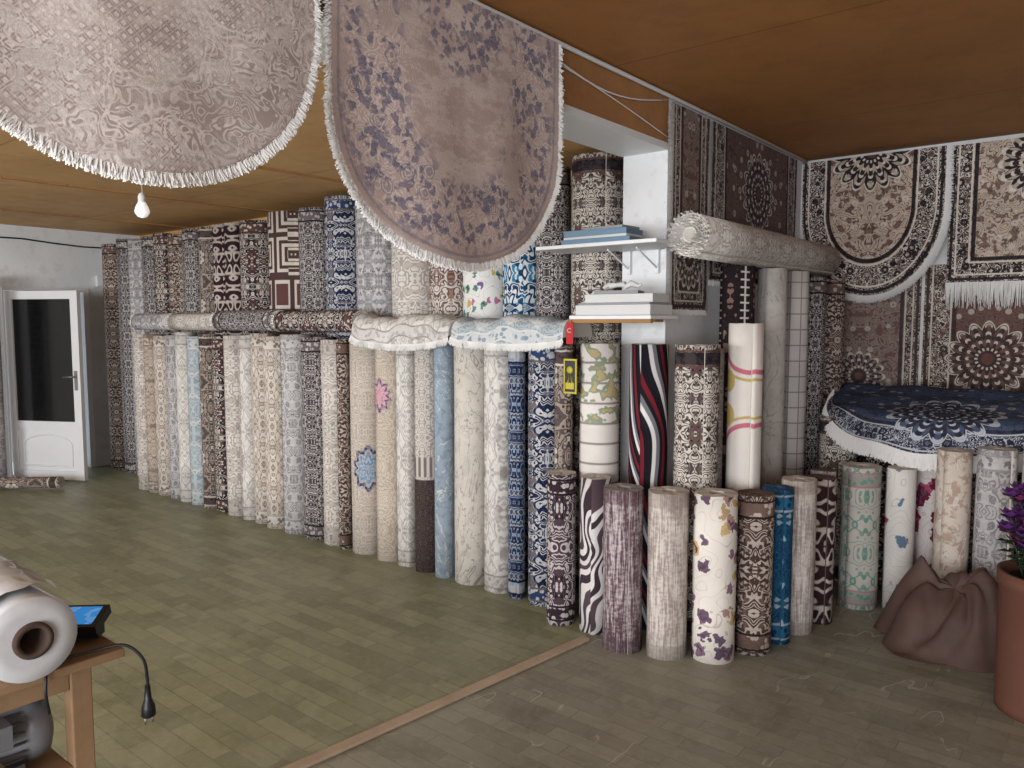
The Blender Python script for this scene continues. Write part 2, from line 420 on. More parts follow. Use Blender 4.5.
# ---------------------------------------------------------------- mesh builder
class MB:
    def __init__(s): s.v = []; s.f = []; s.m = []; s.uv = []; s.e = []; s.sm = []
    def vert(s, *p): s.v.append(tuple(p)); return len(s.v)-1
    def face(s, idx, mat=0, uv=None, e=None, smooth=False):
        s.f.append(tuple(idx)); s.m.append(mat); s.sm.append(smooth)
        s.uv.append(uv or [(0, 0)]*len(idx)); s.e.append(e or [1.0]*len(idx))
    def box(s, lo, hi, mat=0, M4=None):
        P = [(x, y, z) for z in (lo[2], hi[2]) for y in (lo[1], hi[1]) for x in (lo[0], hi[0])]
        if M4: P = [tuple(M4 @ Vector(p)) for p in P]
        k = [s.vert(*p) for p in P]
        for q in ((0, 2, 3, 1), (4, 5, 7, 6), (0, 1, 5, 4), (2, 6, 7, 3), (0, 4, 6, 2), (1, 3, 7, 5)):
            s.face([k[i] for i in q], mat)
    def tube(s, pts, rad, seg=10, mat=0, caps=True, smooth=True):
        pts = [Vector(p) for p in pts]
        rs = rad if isinstance(rad, (list, tuple)) else [rad]*len(pts)
        rings = []
        up = None
        for i, p in enumerate(pts):
            t = (pts[min(i+1, len(pts)-1)]-pts[max(i-1, 0)]).normalized()
            if up is None or abs(up.dot(t)) > .95:
                up = Vector((0, 0, 1)) if abs(t.z) < .9 else Vector((1, 0, 0))
            x = (up - t*up.dot(t)).normalized(); y = t.cross(x); up = x
            rings.append([s.vert(*(p+(x*cos(2*pi*k/seg)+y*sin(2*pi*k/seg))*rs[i])) for k in range(seg)])
        for a, b in zip(rings, rings[1:]):
            for k in range(seg):
                s.face([a[k], a[(k+1) % seg], b[(k+1) % seg], b[k]], mat, smooth=smooth)
        if caps:
            s.face(rings[0][::-1], mat); s.face(rings[-1], mat)
    def lathe(s, c, prof, seg=24, mat=0, axis='z', smooth=True):
        rings = []
        for r, h in prof:
            ring = []
            for k in range(seg):
                x, y = r*cos(2*pi*k/seg), r*sin(2*pi*k/seg)
                if axis == 'z': p = (c[0]+x, c[1]+y, c[2]+h)
                elif axis == 'x': p = (c[0]+h, c[1]+x, c[2]+y)
                else: p = (c[0]+y, c[1]+h, c[2]+x)
                ring.append(s.vert(*p))
            rings.append(ring)
        for a, b in zip(rings, rings[1:]):
            for k in range(seg):
                s.face([a[k], a[(k+1) % seg], b[(k+1) % seg], b[k]], mat, smooth=smooth)
    def obj(s, name, mats, bevel=0, parent=None):
        me = bpy.data.meshes.new(name); me.from_pydata(s.v, [], s.f)
        u1 = me.uv_layers.new(name='UV'); u2 = me.uv_layers.new(name='Edge')
        fl = []; fe = []
        for uv, e in zip(s.uv, s.e):
            for a, b in zip(uv, e):
                fl += [a[0], a[1]]; fe += [b, 0.0]
        u1.data.foreach_set('uv', fl); u2.data.foreach_set('uv', fe)
        me.polygons.foreach_set('material_index', s.m)
        me.polygons.foreach_set('use_smooth', s.sm)
        for m in mats: me.materials.append(m)
        me.validate(); me.update()
        o = bpy.data.objects.new(name, me); S.collection.objects.link(o)
        if bevel:
            b = o.modifiers.new('bevel', 'BEVEL'); b.width = bevel; b.segments = 2; b.limit_method = 'ANGLE'
        if parent: o.parent = parent
        return o

# ---------------------------------------------------------------- room
CL, CRT = 2.66, 2.88      # ceiling heights left section / right section
plaster = NG('plaster_wall', .9, .1)
o_ = plaster.obj(); n_ = plaster.noise(o_, 1.3, 4); n2_ = plaster.noise(o_, 12, 3)
c_ = plaster.mix(plaster.step(n_, .5, .15), C(206, 207, 209), C(222, 222, 224))
c_ = plaster.mix(plaster.mul(plaster.step(n2_, .6, .06), .3), c_, C(188, 183, 178))
plaster.bump(n2_, .3, .01); PL = plaster.done(c_)

g = NG('vinyl_parquet_floor', .42, .4)
x, y, z = g.sep(g.obj())
def brick(vec, sc, c1, c2, mort, w=.5, h=.12):
    n = g.nt.nodes.new('ShaderNodeTexBrick'); g.L(vec, n.inputs['Vector'])
    n.inputs['Scale'].default_value = sc; n.inputs['Color1'].default_value = c1; n.inputs['Color2'].default_value = c2
    n.inputs['Mortar'].default_value = mort; n.inputs['Mortar Size'].default_value = .0025
    n.inputs['Brick Width'].default_value = w; n.inputs['Row Height'].default_value = h; n.inputs['Bias'].default_value = 0.
    n.offset = .37
    return n.outputs[0]
pv = g.vec(x, y, 0.)
left = brick(pv, 1., C(150, 150, 116), C(122, 122, 90), C(108, 108, 82), .33, .085)
right = brick(pv, 1., C(150, 147, 132), C(128, 125, 111), C(116, 113, 101), .33, .085)
side = g.step(g.m('ADD', x, g.mul(y, -.11)), -2.52, .005)
col = g.mix(side, left, right)
grain = g.noise(g.vec(g.mul(x, 4), g.mul(y, 40), 0.), 2.5, 4)
col = g.mix(g.mul(grain, .3), col, C(98, 97, 76))
fine = g.noise(pv, 22, 5, .2, .75)
col = g.mix(g.mul(g.step(fine, .56, .10), .22), col, C(168, 166, 148))
dirt = g.noise(pv, 1.1, 6, .3, .65)
col = g.mix(g.mul(g.step(dirt, .54, .16), .3), col, C(172, 170, 154))
dk = g.noise(g.vec(x, y, 4.), 3.0, 6, .3, .75)
col = g.mix(g.mul(g.step(dk, .57, .09), .36), col, C(88, 84, 64))
scr = g.inv(g.step(g.m('ABSOLUTE', g.m('SUBTRACT', g.noise(g.vec(g.mul(x, 1.6), g.mul(y, .6), 9.), 2.4, 3), .5)), .004, .004))
scz = g.mul(side, g.step(g.noise(g.vec(x, y, 3.), 3.4, 3), .55, .03))
col = g.mix(g.mul(g.mul(scr, scz), .45), col, C(214, 212, 208))
rg = g.add(.27, g.mul(dirt, .34)); g.L(rg, g.p.inputs['Roughness'])
g.bump(g.add(grain, g.mul(dirt, 2.)), .12, .002)
FL = g.done(col)

def ceilmat(name, ca, cb, seam, pa, pb):
    g = NG(name, .6, .2); x, y, z = g.sep(g.obj())
    n = g.noise(g.obj(), 1.2, 5, .2, .6); n2 = g.noise(g.vec(x, y, 2.), 60, 3)
    n3 = g.noise(g.obj(), 5, 6, .2, .7)
    col = g.mix(g.step(n, .5, .22), ca, cb)
    col = g.mix(g.mul(g.step(n3, .55, .1), .2), col, seam)
    col = g.mix(g.mul(n2, .2), col, seam)
    s1 = g.inv(g.step(g.m('PINGPONG', x, pa), .006, .003)); s2 = g.inv(g.step(g.m('PINGPONG', y, pb), .006, .003))
    col = g.mix(g.mul(g.m('MAXIMUM', s1, s2), .6), col, seam)
    g.bump(n2, .1, .002)
    return g.done(col)
CM = ceilmat('fibreboard_ceiling', C(174, 122, 72), C(158, 108, 62), C(106, 73, 45), 1.35, .82)
CM2 = ceilmat('plywood_ceiling', C(204, 164, 114), C(186, 146, 96), C(124, 92, 62), 1.35, .82)
WB = ceilmat('beam_wood', C(178, 130, 86), C(154, 108, 70), C(98, 68, 46), 3.1, 1.2)

AL, AR, BR0, BW, BA = -9.2, 3.2, -4.0, 4.34, 6.1
b_ = MB(); b_.box((AL-.2, BR0-.2, -.1), (AR+.2, BA+.2, 0)); b_.obj('floor', [FL])
b_ = MB(); b_.box((AL-.2, BR0-.2, CL), (-2.2, BA+.2, 3.0), 1); b_.box((-2.2, BR0-.2, CRT), (AR+.2, BA+.2, 3.0)); b_.obj('ceiling', [CM, CM2])
b_ = MB()
b_.box((AL-.2, BR0-.2, 0), (AL, 2.88, CL)); b_.box((AL-.2, 3.74, 0), (AL, BA+.2, CL)); b_.box((AL-.2, 2.88, 2.02), (AL, 3.74, CL))
b_.obj('wall_left', [PL])
b_ = MB(); b_.box((AL, BW, 0), (-2.33, BW+.2, 2.35)); b_.box((AL, BW, 2.35), (-2.33, BW+.2, CL), 1); b_.obj('wall_back', [PL, CM2])
b_ = MB(); b_.box((-2.33, 3.86, 0), (-2.05, BA+.2, CRT)); b_.obj('wall_partition', [PL])
b_ = MB(); b_.box((-2.05, BA, 0), (AR+.2, BA+.2, CRT)); b_.obj('wall_alcove', [PL])
b_ = MB()
b_.box((AR, BR0-.2, 0), (AR+.2, BA, CRT)); b_.obj('wall_right', [PL])
b_ = MB()
for lo, hi in ((AL, -6.2), (-3.6, -2.4), (2.4, AR)):
    b_.box((lo, BR0-.2, 0), (hi, BR0, CL))
b_.box((AL, BR0-.2, 2.4), (AR, BR0, CL)); b_.box((-6.2, BR0-.2, 0), (-3.6, BR0, .9)); b_.box((-2.4, BR0-.2, 0), (2.4, BR0, .5))
b_.obj('wall_rear', [PL])
for i, (lo, hi, z0) in enumerate(((-6.2, -3.6, .9), (-2.4, 2.4, .5))):
    b_ = MB(); n = 3 if i == 0 else 5
    for k in range(n+1):
        xx = lo+(hi-lo)*k/n
        b_.box((max(lo, xx-.03), BR0-.12, z0), (min(hi, xx+.03), BR0-.06, 2.4))
    b_.box((lo, BR0-.12, z0), (hi, BR0-.06, z0+.06)); b_.box((lo, BR0-.12, 2.34), (hi, BR0-.06, 2.4))
    b_.obj('window_%d' % (i+1), [white])

b_ = MB(); b_.box((-2.33, BR0, 2.62), (-2.05, 3.86, CRT), 0); b_.box((-2.34, BR0, 2.585), (-2.045, 3.86, 2.62), 1)
b_.obj('ceiling_beam', [WB, white])
b_ = MB()
for a in (-7.95, -6.2, -4.5):
    b_.box((a-.02, BR0, CL-.012), (a+.02, BW, CL))
b_.obj('trim_3', [WB])
b_ = MB(); b_.tube([(-2.03, BR0+.1, 2.862), (-2.03, 1.5, 2.86), (-2.03, 3.8, 2.862), (-2.03, 6.0, 2.86)], .011, 8)
pts = [(-2.03, 2.6+i*.1, 2.835-.09*sin(pi*i/12)) for i in range(13)]
b_.tube(pts, .004, 6)
pts = [(-2.035, 2.75+i*.1, 2.78-.14*(i/11)**1.3) for i in range(12)]
b_.tube(pts, .003, 6)
b_.obj('electrical_conduit', [white])
b_ = MB(); b_.tube([(AL+.012, 1.0+.3*i, 2.60-.012*i+.01*sin(i*2)) for i in range(11)], .008, 6)
b_.obj('wall_cable', [plain('black_cable', C(28, 28, 30), .5)])
b_ = MB(); b_.box((AL, 3.82, 2.05), (AL+.05, 3.97, 2.17)); b_.obj('junction_box', [white], .006)

# ---------------------------------------------------------------- door
glass = NG('dark_door_glass', .12, .5); dg = glass.noise(glass.obj(), 2, 2)
DG = glass.done(glass.mix(dg, C(12, 13, 15), C(22, 23, 26)))
metal = plain('brushed_metal', C(150, 150, 150), .35, .5, .8, .05, 40)
door = bpy.data.objects.new('door_1', None); S.collection.objects.link(door)
Wd, Hd = .86, 1.97
b_ = MB()
b_.box((0, 0, .01), (.075, .05, Hd)); b_.box((Wd-.085, 0, .01), (Wd, .05, Hd))
b_.box((.075, 0, Hd-.085), (Wd-.085, .05, Hd)); b_.box((.075, 0, .01), (Wd-.085, .05, .10)); b_.box((.075, 0, .54), (Wd-.085, .05, .62))
b_.box((.075, .015, .10), (Wd-.085, .035, .54), 0)
pts = [(.14, -.002, .15), (.14, -.002, .36)]+[(.43-.29*cos(t), -.002, .36+.12*sin(t)) for t in [pi*i/12 for i in range(13)]]+[(.72, -.002, .36), (.72, -.002, .15), (.14, -.002, .15)]
b_.tube([(p[0], .012, p[2]) for p in pts], .010, 8, 0)
b_.box((.075, .02, .62), (Wd-.085, .03, Hd-.085), 1)
lf = b_.obj('leaf', [white, DG], .004)
h_ = MB(); h_.box((Wd-.065, -.008, .95), (Wd-.03, 0, 1.15)); h_.tube([(Wd-.048, 0, 1.09), (Wd-.048, -.05, 1.09), (Wd-.07, -.055, 1.09), (Wd-.16, -.05, 1.085)], .009, 8)
hd = h_.obj('handle', [metal])
dirx = Vector((.86*.88, .86*.47, 0)).normalized()
R3 = Matrix(((dirx.x, -dirx.y, 0), (dirx.y, dirx.x, 0), (0, 0, 1)))
door.matrix_world = Matrix.Translation((-9.17, 2.90, 0)) @ R3.to_4x4()
for o in (lf, hd): o.parent = door
f_ = MB()
f_.box((AL-.08, 2.88, 0), (AL+.02, 2.90, 2.02)); f_.box((AL-.08, 3.68, 0), (AL+.02, 3.74, 2.02)); f_.box((AL-.08, 2.90, 1.98), (AL+.02, 3.68, 2.02))
f_.obj('trim_1', [white], .004)
f_ = MB(); f_.box((AL-1.3, 2.3, -.02), (AL-1.2, 4.3, 2.5)); f_.obj('wall_vestibule', [PL])

# ---------------------------------------------------------------- rolled rugs
def roll(a, b, R, h, mat, edge='cream', z0=0., lean=(0, 0), turns=None, horiz=None, name='rolled_rug', th=.0105, pitch=.0135, seg=26, endfringe=0):
    s = MB(); turns = turns or max(2, min(5, int((R-.02)/pitch)))
    n = int(seg*turns); ph = random.uniform(-2.6, -.6) if not horiz else 1.0; uo = random.uniform(0, 3) ; K = 4
    O = []; I = []
    ov = random.uniform(-.025, .025); w1 = random.uniform(0, 6)
    for k in range(K+1):
        zz = h*k/K; fac = 1-.012*(1+sin(w1+k*1.7))
        ro = []; ri = []
        for i in range(n+1):
            t = 2*pi*i/seg; r = (R-pitch*t/(2*pi))*fac
            cx, cy = cos(ph+t)*(1+ov*cos(2*t)), sin(ph+t)*(1+ov*cos(2*t))
            wob = abs(.004*sin(3*t+w1)) if k == K else 0
            ro.append(s.vert(cx*r, cy*r, zz+wob)); ri.append(s.vert(cx*(r-th), cy*(r-th), zz+wob))
        O.append(ro); I.append(ri)
    arc = 2*pi*R/seg
    for k in range(K):
        z_0, z_1 = h*k/K, h*(k+1)/K; e0, e1 = min(z_0, h-z_0), min(z_1, h-z_1)
        for i in range(n):
            s.face([O[k][i], O[k][i+1], O[k+1][i+1], O[k+1][i]], 0, [(uo+i*arc, z_0), (uo+(i+1)*arc, z_0), (uo+(i+1)*arc, z_1), (uo+i*arc, z_1)], [e0, e0, e1, e1], True)
            s.face([I[k][i+1], I[k][i], I[k+1][i], I[k+1][i+1]], 1, smooth=True)
        for i in (0, n):
            s.face([O[k][i], O[k+1][i], I[k+1][i], I[k][i]], 1)
    for i in range(n):
        s.face([O[K][i], O[K][i+1], I[K][i+1], I[K][i]], 1)
        s.face([O[0][i+1], O[0][i], I[0][i], I[0][i+1]], 1)
    for q in range(endfringe):
        i = random.randrange(n); x, y, _ = s.v[O[0][i]]; rr = sqrt(x*x+y*y); dx, dy = x/rr, y/rr
        l = random.uniform(.015, .04); t = random.uniform(-.01, .01); o = random.uniform(0, .014)
        p0 = (x-dx*.004, y-dy*.004); w = .003
        A_ = s.vert(p0[0]-dy*w, p0[1]+dx*w, .004); B_ = s.vert(p0[0]+dy*w, p0[1]-dx*w, .004)
        C_ = s.vert(p0[0]+dx*o+dy*w+dy*t, p0[1]+dy*o-dx*w-dx*t, -l); D_ = s.vert(p0[0]+dx*o-dy*w+dy*t, p0[1]+dy*o+dx*w-dx*t, -l)
        s.face([A_, B_, C_, D_], 2)
    o = s.obj(name, [M[mat], EDGE[edge], FR])
    if horiz == 'b':
        o.matrix_world = Matrix.Translation((a, b, z0)) @ Matrix.Rotation(-pi/2, 4, 'X')
    elif horiz:
        o.matrix_world = Matrix.Translation((a, b, z0)) @ Matrix.Rotation(horiz, 4, 'Z') @ Matrix.Rotation(pi/2, 4, 'Y')
    else:
        o.matrix_world = Matrix.Translation((a, b, z0)) @ Matrix.Rotation(lean[0], 4, 'X') @ Matrix.Rotation(lean[1], 4, 'Y')
    return o
rnd = random.uniform
mats = ['cream1', 'beigeorn', 'cream2', 'grey1', 'cream3', 'pblue', 'brown2', 'dark1', 'cream1', 'cream3', 'cream2']
for i, m in enumerate(mats):
    roll(-7.6+.205*i, 3.59, .1, 1.535+rnd(-.02, .02), m, 'cream')
edges = [-5.45, -5.23, -4.98, -4.73, -4.50, -4.388, -4.136, -3.898, -3.731, -3.523, -3.371, -3.124, -2.907, -2.784, -2.558, -2.44]
mats = ['cream2', 'grey1', 'dark2', 'cream1', 'brown1', 'medblue', 'medpink', 'cream3', 'split', 'vein3', 'vein1', 'cream3', 'navy2', 'navy1', 'brown2']
for lo, hi, m in zip(edges, edges[1:], mats):
    R = (hi-lo)/2-.002
    roll((lo+hi)/2, 3.47+R, R, 1.535+rnd(-.02, .02), m, 'blue' if 'navy' in m else 'cream')
edges = [-9.05, -8.72, -8.40, -8.10, -7.83, -7.57, -7.30, -7.0, -6.72, -6.50, -6.28, -5.96, -5.42, -5.10, -4.75, -4.33, -3.94, -3.60, -3.26, -2.95, -2.73, -2.385]
mats = ['brown1', 'dark2', 'grey2', 'dark2', 'dark1', 'brown1', 'dark2', 'brown2', 'maroon', 'maroon', 'dark1', 'greek', 'dark2', 'navy1', 'grey2', 'cream1', 'dcream', 'colflo', 'turq', 'dark2', 'dark3']
hs = [2.52]*8+[2.52, 2.52, 2.55, 2.57, 2.57, 2.60, 2.58, 2.56, 2.56, 2.56, 2.56, 2.58, 2.62]
for lo, hi, m, hh_ in zip(edges, edges[1:], mats, hs):
    R = (hi-lo)/2-.002
    roll((lo+hi)/2, 3.78+R, R, hh_+rnd(-.02, .02), m, 'cream' if m != 'navy1' else 'blue', seg=34)
for a, b, R, h, m in ((-2.31, 3.60, .118, 1.53, 'bandw'), (-2.04, 3.66, .112, 1.53, 'wave1'), (-1.785, 3.71, .122, 1.53, 'dark3'),
                      (-1.62, 3.94, .098, 1.64, 'swirl'), (-1.88, 4.03, .1, 1.5, 'cream1'), (-1.86, 4.38, .11, 1.97, 'ladder'),
                      (-1.77, 4.69, .095, 1.97, 'vein2'), (-1.76, 5.05, .1, 1.97, 'squares'), (-1.78, 5.42, .11, 1.95, 'dark2'), (-1.75, 5.75, .11, 1.95, 'brown1')):
    roll(a, b, R, h, m)
for a, b, R, h, m, e in ((-2.42, 3.39, .088, .83, 'mauve', 'cream'), (-2.21, 3.41, .09, .83, 'wave2', 'cream'), (-1.98, 3.31, .108, .82, 'streak1', 'grey'),
                      (-1.77, 3.39, .108, .82, 'streak2', 'cream'), (-1.57, 3.50, .112, .82, 'butter', 'cream'), (-1.45, 3.70, .098, .80, 'brown1', 'brown'),
                      (-1.41, 3.89, .085, .80, 'blueplain', 'blue'), (-1.37, 4.09, .098, .82, 'streak2', 'cream'), (-1.33, 4.30, .092, .8, 'maroon', 'brown'),
                      (-1.38, 4.52, .075, .8, 'split', 'brown'), (-1.22, 4.70, .115, .82, 'greymed', 'cream'), (-1.02, 4.77, .085, .82, 'blueflo', 'cream'),
                      (-.76, 4.77, .095, .95, 'abst', 'cream'), (-.56, 4.75, .098, .98, 'grey1', 'cream'),
                      (-.36, 4.76, .098, .98, 'vein4', 'cream'), (-.15, 4.78, .1, .95, 'streak3', 'cream'), (.08, 4.78, .1, .95, 'cream2', 'cream'),
                      (-1.47, 5.10, .12, 1.05, 'dark3', 'cream'), (-1.22, 5.12, .1, 1.03, 'dark1', 'brown'), (-.91, 4.955, .088, .97, 'magflo', 'cream'), (-.70, 5.12, .11, 1.06, 'brown1', 'brown'),
                      (-.47, 5.14, .11, 1.06, 'dark2', 'cream'), (-.24, 5.14, .11, 1.06, 'dark1', 'cream'), (.0, 5.14, .11, 1.06, 'dark3', 'cream'),
                      (-1.5, 5.6, .12, 1.16, 'dark1', 'cream'), (-1.2, 5.6, .12, 1.16, 'dark1', 'cream'), (-.9, 5.6, .12, 1.16, 'navy1', 'cream'),
                      (-.6, 5.6, .12, 1.16, 'dark1', 'cream'), (-.3, 5.6, .12, 1.16, 'dark1', 'cream'), (0, 5.6, .12, 1.16, 'dark1', 'cream')):
    roll(a, b, R, h, m, e)
roll(-1.79, 3.62, .118, 2.15, 'cream1', 'cream', z0=2.092, horiz='b', turns=6, endfringe=700)
# rolls laid along the tops of the short row
for a0, a1, m, R in ((-7.68, -6.99, 'grey2', .088), (-6.96, -6.2, 'cream1', .086), (-6.17, -5.31, 'dark2', .096), (-5.27, -4.30, 'dark1', .090)):
    roll(a0, 3.585, R, a1-a0, m, 'cream', z0=1.562+R, horiz=rnd(-.008, .008), endfringe=160)
roll(-8.97, 2.70, .085, 2.1, 'grey1')
roll(-9.03, 2.35, .1, 2.05, 'cream1')
roll(-8.88, 2.40, .065, .9, 'brown2', 'cream', z0=.065, horiz=.75, turns=3)

# ---------------------------------------------------------------- hanging rugs
def hang(name, plane, pos, c, hw, ztop, zbot, mat, hh=None, fringe=.03, wav=.012, seed=0., th=.009, dens=1.):
    s = MB(); nu, nv = 56, 44
    zc = zbot+(hh or 0)
    def bot(x):
        return zc-hh*sqrt(max(0, 1-(x/hw)**2)) if hh else zbot
    def P(x, z, off=0.):
        n = wav*(sin(x*7+seed)*.6+sin(x*13+z*3+seed*2)*.4)*min(1, max(0, (ztop-z)*2.2))+off
        return (pos+n+.004, c+x, z) if plane == 'a' else (c+x, pos-n-.004, z)
    def ed(x, z):
        if hh:
            if z < zc:
                r = sqrt((x/hw)**2+((z-zc)/hh)**2); return max(0, (1-r)*min(hw, hh*1.1))
            return hw-abs(x)
        return max(0, min(hw-abs(x), z-zbot))
    for side, off in ((0, 0.), (1, -th)):
        idx = []
        for i in range(nu+1):
            x = hw*sin((i/nu-.5)*pi) if hh else hw*(2*i/nu-1)
            zb = bot(x); row = []
            for j in range(nv+1):
                z = zb+(ztop-zb)*j/nv
                row.append((s.vert(*P(x, z, off)), x, z))
            idx.append(row)
        for i in range(nu):
            for j in range(nv):
                q = [idx[i][j], idx[i+1][j], idx[i+1][j+1], idx[i][j+1]]
                if side: q = q[::-1]
                s.face([k[0] for k in q], side, [(k[1], k[2]-zbot-.5) for k in q], [ed(k[1], k[2]) for k in q], True)
        if side == 0: first = idx
        else:
            for i in range(nu):
                s.face([first[i][0][0], idx[i][0][0], idx[i+1][0][0], first[i+1][0][0]], 2)
    out = []
    if hh:
        N = int(900*dens)
        for k in range(N+1):
            t = pi*k/N; out.append((-hw*cos(t), zc-hh*sin(t), -cos(t), -sin(t)))
        m = int((ztop-zc)/.004)
        for k in range(m):
            z = zc+(ztop-zc)*k/max(1, m); out.append((-hw, z, -1, -.35)); out.append((hw, z, 1, -.35))
    else:
        N = int(2*hw/.0045)
        for k in range(N+1): out.append((-hw+2*hw*k/N, zbot, 0, -1))
    w = .0020 if hh else .0022
    for x, z, dx, dz in out:
        L = sqrt(dx*dx+dz*dz); dx /= L; dz /= L
        for rep in range(4 if hh else 2):
            l = fringe*rnd(.5, 1.1); jx = rnd(-.5, .5) if hh else rnd(-.06, .06); tx, tz = -dz, dx
            ex, ez = x+(dx+tx*jx)*l, z+(dz+tz*jx)*l-(.15*l if hh else 0)
            x0, z0 = x-dx*.005, z-dz*.005
            o0 = rnd(-.006, .004)-th/2; o1 = rnd(-.012, .010)
            a = s.vert(*P(x0-tx*w, z0-tz*w, o0)); b = s.vert(*P(x0+tx*w, z0+tz*w, o0+.002))
            c2 = s.vert(*P(ex+tx*w*.6, ez+tz*w*.6, o0+o1+.002)); d = s.vert(*P(ex-tx*w*.6, ez-tz*w*.6, o0+o1))
            s.face([a, b, c2, d], 2)
    return s.obj(name, [M[mat], EDGE['cream'], FR])

hang('hanging_oval_rug', 'a', -2.0, .965, .54, 2.84, 2.03, 'oval1', .50, .026, .018, seed=1.)
hang('hanging_oval_rug', 'a', -2.0, 2.165, .60, 2.84, 1.87, 'oval2', .47, .026, .02, seed=2.)
hang('hanging_patterned_rug', 'a', -2.035, 4.10, .235, 2.84, 1.72, 'med6', None, .03, .006, seed=3.)
hang('hanging_patterned_rug', 'a', -2.035, 5.1, .72, 2.84, 1.9, 'med3', None, .03, .006, seed=4.)
hang('hanging_oval_rug', 'b', 5.98, -1.56, .48, 2.84, 1.84, 'med1', .62, .045, .010, seed=5.)
hang('hanging_fringed_rug', 'b', 6.03, -.54, .52, 2.84, 1.92, 'med2', None, .17, .010, seed=6.)
hang('hanging_fringed_rug', 'b', 6.03, .54, .52, 2.84, 1.92, 'med1', None, .17, .010, seed=7.)
hang('hanging_patterned_rug', 'b', 6.085, -1.62, .40, 2.1, .95, 'med6', None, .02, .004, seed=8.)
hang('hanging_patterned_rug', 'b', 6.085, -.80, .40, 2.05, .95, 'med4', None, .02, .004, seed=9.)
hang('hanging_patterned_rug', 'b', 6.085, .02, .40, 2.05, .95, 'med3', None, .02, .004, seed=10.)
s = MB()
for k in range(320):
    z = 1.73+1.1*k/320
    for r in range(3):
        l = rnd(.03, .065); dz = rnd(-.03, .004); y1 = rnd(-.01, .02)
        a = s.vert(-2.02, 3.87, z-.002); b = s.vert(-2.02, 3.87, z+.002)
        c2 = s.vert(-2.02+y1, 3.868-l, z+.0015+dz); d = s.vert(-2.02+y1, 3.868-l, z-.0015+dz)
        s.face([a, b, c2, d])
s.obj('rug_fringe_trim', [FR])

# ---------------------------------------------------------------- folded fringed rugs on top of the short row
def drape(a0, a1, mat, drop=.08, arcs=1, zt=1.55, r=.085, fr=.03, seed=0.):
    s = MB(); nu, nv = 48, 16; L = a1-a0
    rows = []
    for i in range(nu+1):
        t = i/nu; a = a0+L*t
        f = max(0, sin(pi*((t*arcs) % 1.0 if t < 1 else 1.0)))**.55
        bulge = r*(.92+.10*sin(t*9+seed)+.06*sin(t*23+seed))
        row = []; d = .012+drop*f
        path = []
        for j in range(nv+1):
            th = pi*j/nv
            cc, ss = cos(th), max(0, sin(th))
            cy = (abs(cc)**.85)*(1 if cc > 0 else -1)
            path.append((3.585+cy*.145+.008*sin(t*31+seed), zt+(ss**.8)*bulge*1.25))
        y0 = path[-1][0]
        path.append((y0-.006, zt-d*.5)); path.append((y0-.006+.004*sin(t*40), zt-d))
        dist = 0; pp = path[0]
        for y, z in path:
            dist += sqrt((y-pp[0])**2+(z-pp[1])**2); pp = (y, z)
            row.append((s.vert(a, y, z), a, dist))
        rows.append(row)
    n = len(rows[0])
    for i in range(nu):
        for j in range(n-1):
            q = [rows[i][j], rows[i][j+1], rows[i+1][j+1], rows[i+1][j]]
            s.face([k[0] for k in q], 0, [(k[1], k[2]) for k in q], [max(0, .5-k[2]) for k in q], True)
    for i, row in ((0, rows[0]), (nu, rows[nu])):
        cidx = s.vert(row[0][1], 3.585, zt)
        for j in range(n-3):
            s.face([cidx, row[j][0], row[j+1][0]], 1)
    for i in range(nu*8):
        t = i/8; i0 = int(t); ft = t-i0
        A = Vector(s.v[rows[i0][-1][0]]); B = Vector(s.v[rows[min(nu, i0+1)][-1][0]]); p = A.lerp(B, ft)
        for rep in range(3):
            l = fr*rnd(.5, 1.15); w = .0025
            a_ = s.vert(p.x-w, p.y-.002, p.z+.006); b2 = s.vert(p.x+w, p.y-.002, p.z+.006)
            j = rnd(-.014, .014); yy = p.y-.004-rnd(0, .01); c2 = s.vert(p.x+w*.6+j, yy, p.z-l); d = s.vert(p.x-w*.6+j, yy, p.z-l)
            s.face([a_, b2, c2, d], 2)
    return s.obj('draped_rug', [M[mat], EDGE['cream'], FR])
ZT = 1.566
for a0, a1, m, dr, ar, fr, r in ((-4.25, -3.32, 'cream3', .055, 1, .035, .110), (-3.29, -2.45, 'pblue', .035, 1, .035, .100)):
    drape(a0, a1, m, dr, ar, ZT, r, fr, a0)

# crescent rug over the alcove rolls
s = MB(); nu, nv = 60, 34; rows = []
ca, hwc = -.86, .72
for i in range(nu+1):
    x = hwc*sin((i/nu-.5)*pi); f = sqrt(max(0, 1-(x/hwc)**2))
    flat = .36+.50*f**.6; drop = .005+.24*f
    tot = flat+drop; row = []
    yb = 5.72; Z0 = 1.22
    for j in range(nv+1):
        d = tot*j/nv
        bend = min(.06, drop/2+.001)
        zs = Z0-.12*min(1, d/.8)
        ze = Z0-.12*min(1, flat/.8)
        if d < flat-bend: y, z = yb-d, zs
        elif d < flat+bend:
            q = (d-flat+bend)/(2*bend); y, z = yb-flat+bend-sin(q*pi/2)*bend, ze-(1-cos(q*pi/2))*bend
        else: y, z = yb-flat-(d-flat-bend)*.12, ze-bend-(d-flat-bend)*.9
        z += .006*sin(x*16+d*6)+.005*sin(d*20)
        y += .012*sin(x*13)*(d/tot)
        row.append((s.vert(ca+x, y, z), x, d, tot-d))
    rows.append(row)
for i in range(nu):
    for j in range(nv):
        q = [rows[i][j], rows[i][j+1], rows[i+1][j+1], rows[i+1][j]]
        s.face([k[0] for k in q], 0, [(k[1], k[2]-.7) for k in q], [k[3] for k in q], True)
